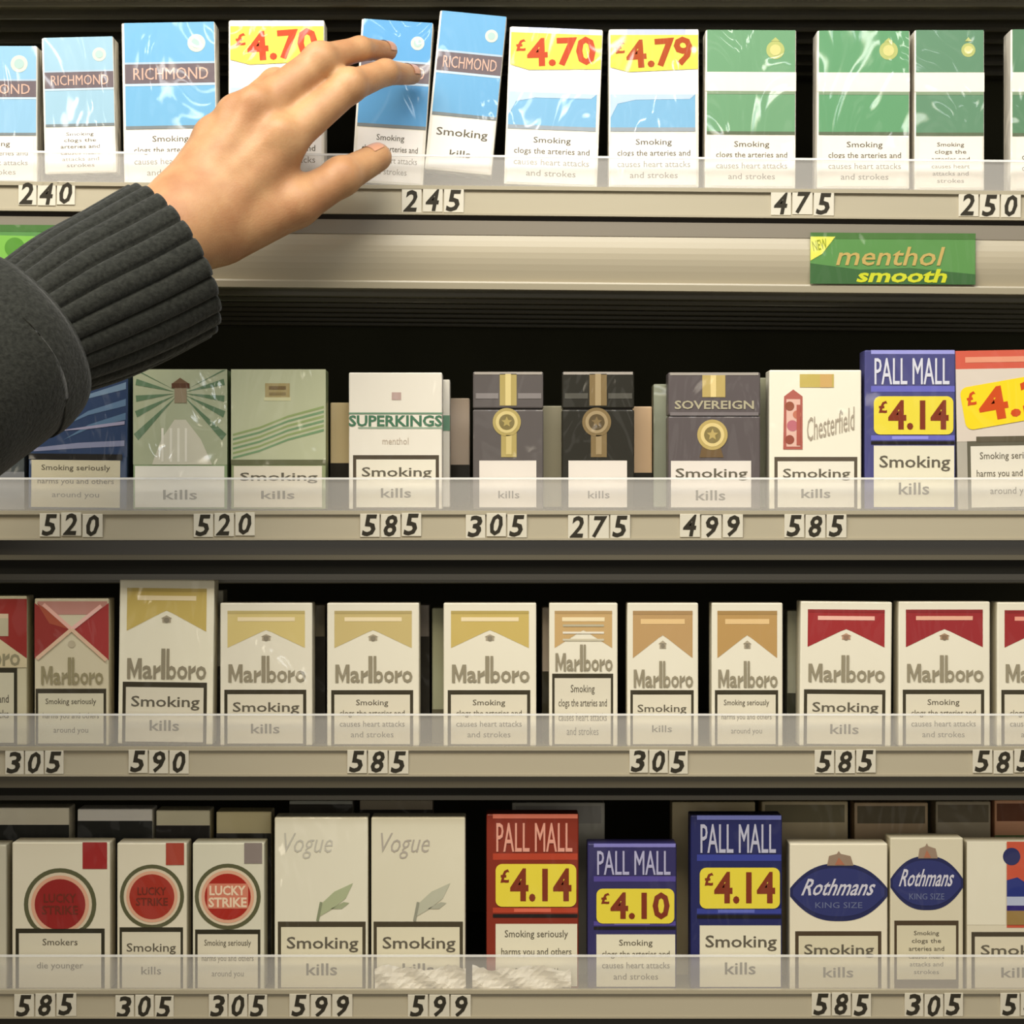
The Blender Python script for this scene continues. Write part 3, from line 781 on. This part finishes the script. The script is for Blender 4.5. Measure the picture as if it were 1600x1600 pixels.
pack(4, 429, 575, 1277, 1547, d_script, 'white script pack with green leaf, left one', dict(leaf=(176, 184, 146), lc=(200, 196, 182)), base=(232, 227, 205), film=0.35)
pack(4, 580, 727, 1277, 1547, d_script, 'white script pack with grey leaf, right one above crumpled paper', dict(leaf=(190, 190, 168), lc=(180, 172, 160), wu=0.06), base=(224, 218, 194), film=0.15)
pack(4, 760, 904, 1272, 1545, d_big_letters, 'red pack with yellow 4.14 flash', dict(base=(150, 52, 30), let=(226, 160, 140), price='4.14', warn=HARMS, wv=0.628, lt=(180, 66, 40), pv=(0.285, 0.53)), base=(132, 44, 26))
pack(4, 918, 1057, 1318, 1545, d_big_letters, 'shorter blue pack with yellow 4.10 flash', dict(base=(62, 58, 128), let=(178, 176, 208), price='4.10', warn=CLOGS, wv=0.625, pv=(0.31, 0.55), lt=(84, 72, 150)), base=(50, 46, 96))
pack(4, 1079, 1222, 1274, 1546, d_big_letters, 'blue pack with yellow 4.14 flash on bottom shelf', dict(base=(44, 52, 124), let=(186, 186, 206), price='4.14', warn='kills', wv=0.632, pv=(0.30, 0.535), lt=(56, 66, 150)), base=(34, 38, 92))
pack(4, 1234, 1387, 1318, 1547, d_lens, 'wide pack with blue oval across its front', dict(lens=(0.325, 0.34), wv=0.63, warn='kills'), base=W4)
pack(4, 1391, 1505, 1309, 1547, d_lens, 'narrow pack with blue oval across its front', dict(lens=(0.29, 0.30), wv=0.575, warn=NARROW, v1=0.93), base=(214, 206, 180))
pack(4, 1511, 1662, 1315, 1547, d_cutpic, 'pack with red and blue picture cut by right edge', dict(), base=(216, 208, 184))
# taller packs standing behind; colours lightened to stand in for missing light
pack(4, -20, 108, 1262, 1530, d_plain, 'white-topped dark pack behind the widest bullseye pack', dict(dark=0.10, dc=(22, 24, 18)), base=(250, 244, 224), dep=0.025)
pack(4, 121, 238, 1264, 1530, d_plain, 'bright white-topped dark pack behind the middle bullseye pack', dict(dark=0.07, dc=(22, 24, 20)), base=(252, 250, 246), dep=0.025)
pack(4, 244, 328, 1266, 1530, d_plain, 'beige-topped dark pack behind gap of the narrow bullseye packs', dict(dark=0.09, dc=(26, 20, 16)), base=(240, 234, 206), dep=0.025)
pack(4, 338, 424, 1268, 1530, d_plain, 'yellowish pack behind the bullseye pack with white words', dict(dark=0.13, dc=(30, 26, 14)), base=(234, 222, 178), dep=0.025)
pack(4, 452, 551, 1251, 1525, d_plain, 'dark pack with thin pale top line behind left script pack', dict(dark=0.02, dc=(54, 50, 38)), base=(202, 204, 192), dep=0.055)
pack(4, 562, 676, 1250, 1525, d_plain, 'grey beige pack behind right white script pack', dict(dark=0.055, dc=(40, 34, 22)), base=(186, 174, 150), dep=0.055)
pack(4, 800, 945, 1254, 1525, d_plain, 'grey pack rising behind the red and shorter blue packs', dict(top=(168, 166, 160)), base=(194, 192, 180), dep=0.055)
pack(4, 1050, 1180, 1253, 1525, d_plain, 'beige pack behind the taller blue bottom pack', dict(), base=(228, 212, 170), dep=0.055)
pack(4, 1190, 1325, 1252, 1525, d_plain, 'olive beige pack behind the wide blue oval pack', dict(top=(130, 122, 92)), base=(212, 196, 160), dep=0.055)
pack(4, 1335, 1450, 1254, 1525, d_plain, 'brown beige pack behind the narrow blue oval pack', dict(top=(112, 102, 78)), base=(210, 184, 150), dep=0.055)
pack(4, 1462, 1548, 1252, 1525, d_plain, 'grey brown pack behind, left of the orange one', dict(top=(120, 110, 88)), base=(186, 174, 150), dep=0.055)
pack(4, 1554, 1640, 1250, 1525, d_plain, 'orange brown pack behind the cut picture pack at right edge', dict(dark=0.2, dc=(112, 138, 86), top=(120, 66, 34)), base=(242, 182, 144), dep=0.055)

# ------------------------------------------------------------------ crumpled paper behind the lip of the bottom shelf
def crumpled(x0, x1, y0, y1, seed, label):
    rnd = random.Random(seed)
    yy = -0.0035
    nx, nz = 26, 8
    W, H = (x1 - x0) * S, (y1 - y0) * S
    vs, fs = [], []
    off = [[rnd.uniform(-1, 1) for _ in range(nz + 1)] for _ in range(nx + 1)]
    ph = rnd.uniform(0, 6)
    for side in (0, 1):
        for i in range(nx + 1):
            u = i / nx
            for j in range(nz + 1):
                v = j / nz
                ed = 0.12 * math.sin(u * 17 + ph) * (0.7 if v > 0.9 else 0.0) + (0.1 * off[i][0] if j in (0, nz) else 0)
                z = H * (v * (0.94 + 0.06 * math.sin(u * 9 + ph)) + ed * 0.5)
                y = 0.0016 * math.sin(u * 13 + v * 5 + ph) + 0.0007 * off[i][j] + (0.0003 if side else 0)
                vs.append(((u - 0.5) * W, y, max(z, 0)))
    n1 = nz + 1; N = (nx + 1) * n1
    for i in range(nx):
        for j in range(nz):
            a, b2, c, d2 = i * n1 + j, (i + 1) * n1 + j, (i + 1) * n1 + j + 1, i * n1 + j + 1
            fs.append((a, b2, c, d2)); fs.append((N + d2, N + c, N + b2, N + a))
    m = MB(); m.add(vs, fs, plain('white_paper', (236, 230, 214), 0.5, 0.3, 0.06, 90), False)
    o = m.build('crumpled_paper'); o.location = (X((x0 + x1) / 2), yy, Z(y1))
    tag(o, label, 'paper', 'crumpled papers behind the bottom lip')
crumpled(586, 728, 1508, 1549, 3, 'crumpled white paper below the right white script pack')
crumpled(738, 892, 1508, 1549, 5, 'crumpled white paper below the red pack')

# ------------------------------------------------------------------ person: left hand and arm
def HP(px, py, y): return np.array((X(px, y), y, Z(py, y)))

def round_cone(P, a, b, ra, rb):
    ba = b - a; L2 = float(ba @ ba)
    pa = P - a
    t = np.clip((pa @ ba) / max(L2, 1e-12), 0, 1)
    d = np.linalg.norm(pa - t[..., None] * ba, axis=-1)
    return d - (ra + (rb - ra) * t)
def smin(a, b, k):
    h = np.clip(0.5 + 0.5 * (b - a) / k, 0, 1)
    return b + (a - b) * h - k * h * (1 - h)

def surface_nets(F, org, h):
    nx, ny, nz = F.shape
    neg = F < 0
    cs = [(i, j, k) for i in (0, 1) for j in (0, 1) for k in (0, 1)]
    sub = lambda A, c: A[c[0]:nx - 1 + c[0], c[1]:ny - 1 + c[1], c[2]:nz - 1 + c[2]]
    cnt = sum(sub(neg, c).astype(np.int8) for c in cs)
    act = (cnt > 0) & (cnt < 8)
    idx = -np.ones(act.shape, dtype=np.int64)
    idx[act] = np.arange(act.sum())
    pos = np.zeros((act.sum(), 3)); n = np.zeros(act.sum())
    for a in range(8):
        for b2 in range(a + 1, 8):
            ca, cb = cs[a], cs[b2]
            if sum(abs(ca[q] - cb[q]) for q in range(3)) != 1: continue
            fa, fb = sub(F, ca)[act], sub(F, cb)[act]
            cr = (fa < 0) != (fb < 0)
            t = np.where(cr, fa / np.where(cr, fa - fb, 1), 0)
            p = np.array(ca) + t[:, None] * (np.array(cb) - np.array(ca))
            pos += np.where(cr[:, None], p, 0); n += cr
    base = np.argwhere(act)
    V = org + (base + pos / n[:, None]) * h
    Q = []
    for ax in range(3):
        o1, o2 = [(1, 2), (2, 0), (0, 1)][ax]
        s0 = [slice(None)] * 3; s1 = [slice(None)] * 3
        s0[ax] = slice(0, -1); s1[ax] = slice(1, None)
        A, B = neg[tuple(s0)], neg[tuple(s1)]
        cr = np.argwhere(A != B)
        for q in cr:
            if q[o1] < 1 or q[o2] < 1 or q[o1] >= idx.shape[o1] or q[o2] >= idx.shape[o2]: continue
            e1 = np.zeros(3, int); e1[o1] = 1
            e2 = np.zeros(3, int); e2[o2] = 1
            f = [idx[tuple(q - e1 - e2)], idx[tuple(q - e2)], idx[tuple(q)], idx[tuple(q - e1)]]
            if min(f) < 0: continue
            Q.append(f if A[tuple(q)] else f[::-1])
    return V, Q

mm = 0.001
wrist = HP(288, 348, -0.088)
# finger chains: (joint, radius)
idxf = [(HP(440, 222, -0.078), 12.0), (HP(545, 135, -0.062), 9.6), (HP(602, 113, -0.040), 7.6), (HP(643, 117, -0.014), 6.0)]
midf = [(HP(402, 174, -0.076), 12.5), (HP(500, 94, -0.064), 9.4), (HP(562, 76, -0.044), 7.0), (HP(606, 80, -0.018), 5.8)]
rngf = [(HP(370, 188, -0.070), 11.5), (HP(430, 130, -0.044), 8.8), (HP(470, 138, -0.026), 7.4), (HP(492, 150, -0.012), 6.4)]
lit = [(HP(334, 222, -0.066), 10.5), (HP(384, 192, -0.044), 7.8), (HP(412, 190, -0.028), 6.8), (HP(432, 200, -0.014), 5.8)]
thb = [(HP(352, 365, -0.078), 17.0), (HP(462, 318, -0.072), 13.5), (HP(533, 277, -0.060), 10.6), (HP(590, 246, -0.042), 8.4)]

lo = np.array((X(40, -0.08) - 0.02, -0.150, Z(520, -0.08))); hi = np.array((X(660, -0.0) + 0.012, 0.0, Z(40, -0.05)))
h = 0.00125
nn = np.ceil((hi - lo) / h).astype(int)
gx = [lo[i] + np.arange(nn[i]) * h for i in range(3)]
P = np.stack(np.meshgrid(*gx, indexing='ij'), -1)
F = None
def join(d, k):
    global F
    F = d if F is None else smin(F, d, k)
def chain(ch, k0, k):
    for i in range(len(ch) - 1):
        join(round_cone(P, ch[i][0], ch[i + 1][0], ch[i][1] * mm, ch[i + 1][1] * mm), k0 if i == 0 else k)
# palm: metacarpals fanning from the wrist
wa = HP(268, 325, -0.090); wb = HP(310, 372, -0.088)
for (tgt, frm, r0, r1) in ((idxf, wb, 15, 13), (midf, wrist, 15, 13), (rngf, wrist, 15, 12.5), (lit, wa, 14, 12)):
    join(round_cone(P, frm, tgt[0][0], r0 * mm, r1 * mm), 0.010)
join(round_cone(P, HP(400, 285, -0.066), HP(340, 345, -0.072), 17 * mm, 17 * mm), 0.014)
join(round_cone(P, HP(432, 262, -0.070), HP(420, 310, -0.070), 11 * mm, 13 * mm), 0.012)   # web of the thumb
for ch, k0, k in ((idxf, 0.006, 0.003), (midf, 0.005, 0.003), (rngf, 0.004, 0.003), (lit, 0.004, 0.003), (thb, 0.008, 0.004)):
    chain(ch, k0, k)
# knuckles and tendons on the back of the hand
for ch in (idxf, midf, rngf, lit):
    kpt = ch[0][0] + np.array((-0.002, -0.0078, 0.0045))
    join(round_cone(P, kpt, kpt + np.array((0.001, 0, 0.001)), 7.6 * mm, 7.6 * mm), 0.006)
    s = kpt + (wrist - kpt) * 0.12 + np.array((0, -0.003, 0.0))
    e = kpt + (wrist - kpt) * 0.8 + np.array((0, -0.006, 0.002))
    join(round_cone(P, s, e, 3.2 * mm, 2.8 * mm), 0.0055)
for ch in (idxf, midf, thb):
    j = ch[1 if ch is not thb else 2]
    kpt = j[0] + np.array((0, -0.0015, 0.001)); join(round_cone(P, kpt, kpt + 1e-5, j[1] * 0.98 * mm, j[1] * 0.98 * mm), 0.004)
# forearm running back inside the sleeve
fa1 = HP(150, 455, -0.125)
elbow = np.array((-0.425, -0.255, ZC + 0.005)); shoulder = np.array((-0.56, -0.50, ZC + 0.07))
join(round_cone(P, wrist, fa1, 24 * mm, 29 * mm), 0.016)
V, Q = surface_nets(F, lo, h)
# light smoothing
V = V.copy()
nb_s = np.zeros_like(V); nb_c = np.zeros(len(V))
E = set()
for q in Q:
    for i in range(4):
        a, b2 = q[i], q[(i + 1) % 4]; E.add((min(a, b2), max(a, b2)))
E = np.array(sorted(E))
for it in range(5):
    s = np.zeros_like(V); c = np.zeros(len(V))
    np.add.at(s, E[:, 0], V[E[:, 1]]); np.add.at(s, E[:, 1], V[E[:, 0]])
    np.add.at(c, E[:, 0], 1); np.add.at(c, E[:, 1], 1)
    V = V + 0.5 * (s / np.maximum(c, 1)[:, None] - V)

def skin_mat():
    m, nt, p = base_mat('skin')
    geo = nt.nodes.new('ShaderNodeNewGeometry')
    n = nt.nodes.new('ShaderNodeTexNoise'); n.inputs['Scale'].default_value = 45; n.inputs['Detail'].default_value = 4
    nt.links.new(geo.outputs['Position'], n.inputs['Vector'])
    cr = nt.nodes.new('ShaderNodeValToRGB')
    cr.color_ramp.elements[0].position = 0.3; cr.color_ramp.elements[0].color = rgb((170, 120, 82))
    cr.color_ramp.elements[1].position = 0.7; cr.color_ramp.elements[1].color = rgb((196, 152, 108))
    nt.links.new(n.outputs['Fac'], cr.inputs['Fac'])
    nt.links.new(cr.outputs['Color'], p.inputs['Base Color'])
    p.inputs['Roughness'].default_value = 0.5
    p.inputs['Specular IOR Level'].default_value = 0.35
    p.inputs['Subsurface Weight'].default_value = 0.12
    p.inputs['Subsurface Radius'].default_value = (0.004, 0.0015, 0.0008)
    p.inputs['Subsurface Scale'].default_value = 1.0
    v = nt.nodes.new('ShaderNodeTexVoronoi'); v.inputs['Scale'].default_value = 900
    nt.links.new(geo.outputs['Position'], v.inputs['Vector'])
    bp = nt.nodes.new('ShaderNodeBump'); bp.inputs['Strength'].default_value = 0.12; bp.inputs['Distance'].default_value = 0.0006
    nt.links.new(v.outputs['Distance'], bp.inputs['Height'])
    nt.links.new(bp.outputs['Normal'], p.inputs['Normal'])
    return m
b = MB(); b.add(V, Q, skin_mat(), True)
person = b.build('person')
tag(person, 'left hand reaching from a dark ribbed sweater sleeve toward the blue packs', 'person')

# nails
M_NAIL = plain('nail', (206, 152, 122), 0.3, 0.5)
def nail(ch, up, wn, ln):
    a, t = ch[-2][0], ch[-1][0]
    ax = (t - a) / np.linalg.norm(t - a)
    up = np.array(up, float); up -= ax * (up @ ax); up /= np.linalg.norm(up)
    sd = np.cross(ax, up)
    r = ch[-1][1] * mm
    vs, fs = [], []
    n, m = 8, 6
    for lay in (0, 1):
        for i in range(n + 1):
            th = math.radians(-50 + 100 * i / n)
            for j in range(m + 1):
                v = j / m
                taper = 1 - 0.25 * max(0, v - 0.6) / 0.4
                sl = r * 0.72 - ln * (1 - v)
                r0 = r + (ch[-2][1] - ch[-1][1]) * mm * max(0, -sl) / np.linalg.norm(t - a)
                rr = math.sqrt(max(r0 * r0 - max(0, sl) ** 2, 0)) - 0.0001 + lay * 0.0004
                p = t + ax * sl + (sd * math.sin(th) * taper + up * math.cos(th)) * rr
                vs.append(p)
    N = (n + 1) * (m + 1)
    for i in range(n):
        for j in range(m):
            q = (i * (m + 1) + j, i * (m + 1) + j + 1, (i + 1) * (m + 1) + j + 1, (i + 1) * (m + 1) + j)
            fs.append(q[::-1]); fs.append(tuple(N + k for k in q))
    b = MB(); b.add(vs, fs, M_NAIL, True)
    b.build('fingernail', person)
nail(idxf, (0.4, -0.5, 0.7), 0.011, 0.011); nail(midf, (0.4, -0.5, 0.7), 0.011, 0.010)
nail(rngf, (0.6, -0.4, 0.6), 0.010, 0.010); nail(lit, (0.6, -0.4, 0.6), 0.009, 0.009); nail(thb, (-0.2, -0.25, 0.9), 0.013, 0.012)

# sleeve
def knit_mat(key, col, scale):
    m, nt, p = base_mat(key)
    p.inputs['Roughness'].default_value = 0.9; p.inputs['Specular IOR Level'].default_value = 0.1
    geo = nt.nodes.new('ShaderNodeNewGeometry')
    n = nt.nodes.new('ShaderNodeTexNoise'); n.inputs['Scale'].default_value = scale; n.inputs['Detail'].default_value = 5
    nt.links.new(geo.outputs['Position'], n.inputs['Vector'])
    cr = nt.nodes.new('ShaderNodeValToRGB')
    cr.color_ramp.elements[0].position = 0.3; cr.color_ramp.elements[0].color = rgb(tuple(int(c * 0.75) for c in col))
    cr.color_ramp.elements[1].position = 0.7; cr.color_ramp.elements[1].color = rgb(tuple(int(c * 1.15) for c in col))
    nt.links.new(n.outputs['Fac'], cr.inputs['Fac']); nt.links.new(cr.outputs['Color'], p.inputs['Base Color'])
    p.inputs['Sheen Weight'].default_value = 0.15
    bp = nt.nodes.new('ShaderNodeBump'); bp.inputs['Strength'].default_value = 0.5; bp.inputs['Distance'].default_value = 0.0015
    nt.links.new(n.outputs['Fac'], bp.inputs['Height']); nt.links.new(bp.outputs['Normal'], p.inputs['Normal'])
    return m
M_KNIT = knit_mat('charcoal_knit', (45, 46, 41), 420)

def tube(path, radii, nseg, fn, closed_end=False, inner=0.0):
    """swept tube; fn(angle, s) scales the radius; inner > 0 adds a turned-in lining at the start"""
    path = [np.array(p) for p in path]
    rings = []
    ref = np.array((0.0, -0.6, 0.8))
    L = [0.0]
    for i in range(1, len(path)): L.append(L[-1] + np.linalg.norm(path[i] - path[i - 1]))
    for i, p in enumerate(path):
        t = path[min(i + 1, len(path) - 1)] - path[max(i - 1, 0)]; t = t / np.linalg.norm(t)
        u = ref - t * (ref @ t); u /= np.linalg.norm(u); v = np.cross(t, u)
        rings.append([p + (u * math.cos(a) + v * math.sin(a)) * radii[i] * fn(a, L[i]) for a in (2 * math.pi * k / nseg for k in range(nseg))])
    if inner:
        ins = []
        for q in (3, 1, 0):
            c = path[min(q * 2, len(path) - 1)]
            ins.append([c + (pt - c) * (1 - inner / radii[0]) for pt in rings[min(q * 2, len(path) - 1)]])
        rings = ins + rings
    vs = [tuple(p) for r in rings for p in r]; fs = []
    for i in range(len(rings) - 1):
        for k in range(nseg):
            a, b2 = i * nseg + k, i * nseg + (k + 1) % nseg
            fs.append((a, b2, b2 + nseg, a + nseg))
    if closed_end: fs.append(tuple(range((len(rings) - 1) * nseg, len(rings) * nseg)))
    return vs, fs
def lerp_path(pts, n):
    """Catmull-Rom through (point, radius)"""
    out = []
    for i in range(len(pts) - 1):
        p0 = pts[max(i - 1, 0)]; p1 = pts[i]; p2 = pts[i + 1]; p3 = pts[min(i + 2, len(pts) - 1)]
        for k in range(n):
            t = k / n
            f = lambda a, b, c, d: 0.5 * ((2 * b) + (-a + c) * t + (2 * a - 5 * b + 4 * c - d) * t * t + (-a + 3 * b - 3 * c + d) * t ** 3)
            out.append((f(p0[0], p1[0], p2[0], p3[0]), f(p0[1], p1[1], p2[1], p3[1])))
    out.append(pts[-1]); return out

NR = 24
def rib(a, s):
    g = abs(math.sin(a * NR / 2)) ** 0.4
    return 0.92 + 0.08 * g + 0.006 * math.sin(3 * a + s * 60)
cuff_pts = lerp_path([(HP(264, 410, -0.094), 0.0480), (HP(196, 446, -0.108), 0.0470), (HP(118, 484, -0.126), 0.0450), (HP(44, 523, -0.146), 0.0395)], 8)
vs_, fs_ = tube([p for p, r in cuff_pts], [r for p, r in cuff_pts], NR * 10, rib, inner=0.004)
sl_pts = lerp_path([(HP(52, 518, -0.141), 0.0445), (HP(36, 529, -0.145), 0.0490), (HP(-6, 556, -0.156), 0.0515), (HP(-80, 606, -0.174), 0.0530), (elbow + np.array((0.03, 0.02, 0.005)), 0.058), (elbow + np.array((-0.01, -0.03, 0)), 0.060), ((elbow + shoulder) / 2, 0.064), (shoulder, 0.07)], 10)
def fold(a, s):
    return 1 + 0.030 * math.sin(2 * a + s * 70) * math.exp(-s * 4) + 0.022 * math.sin(s * 150 + 2.2 * math.sin(a)) * math.exp(-s * 5) + 0.012 * math.sin(5 * a + s * 40)
sv, sf = tube([p for p, r in sl_pts], [r for p, r in sl_pts], 96, fold, closed_end=True)
b = MB(); b.add(sv, sf, M_KNIT, True); sleeve = b.build('sweater_sleeve', person)
b = MB(); b.add(vs_, fs_, M_KNIT, True); cuff = b.build('ribbed_cuff', sleeve)
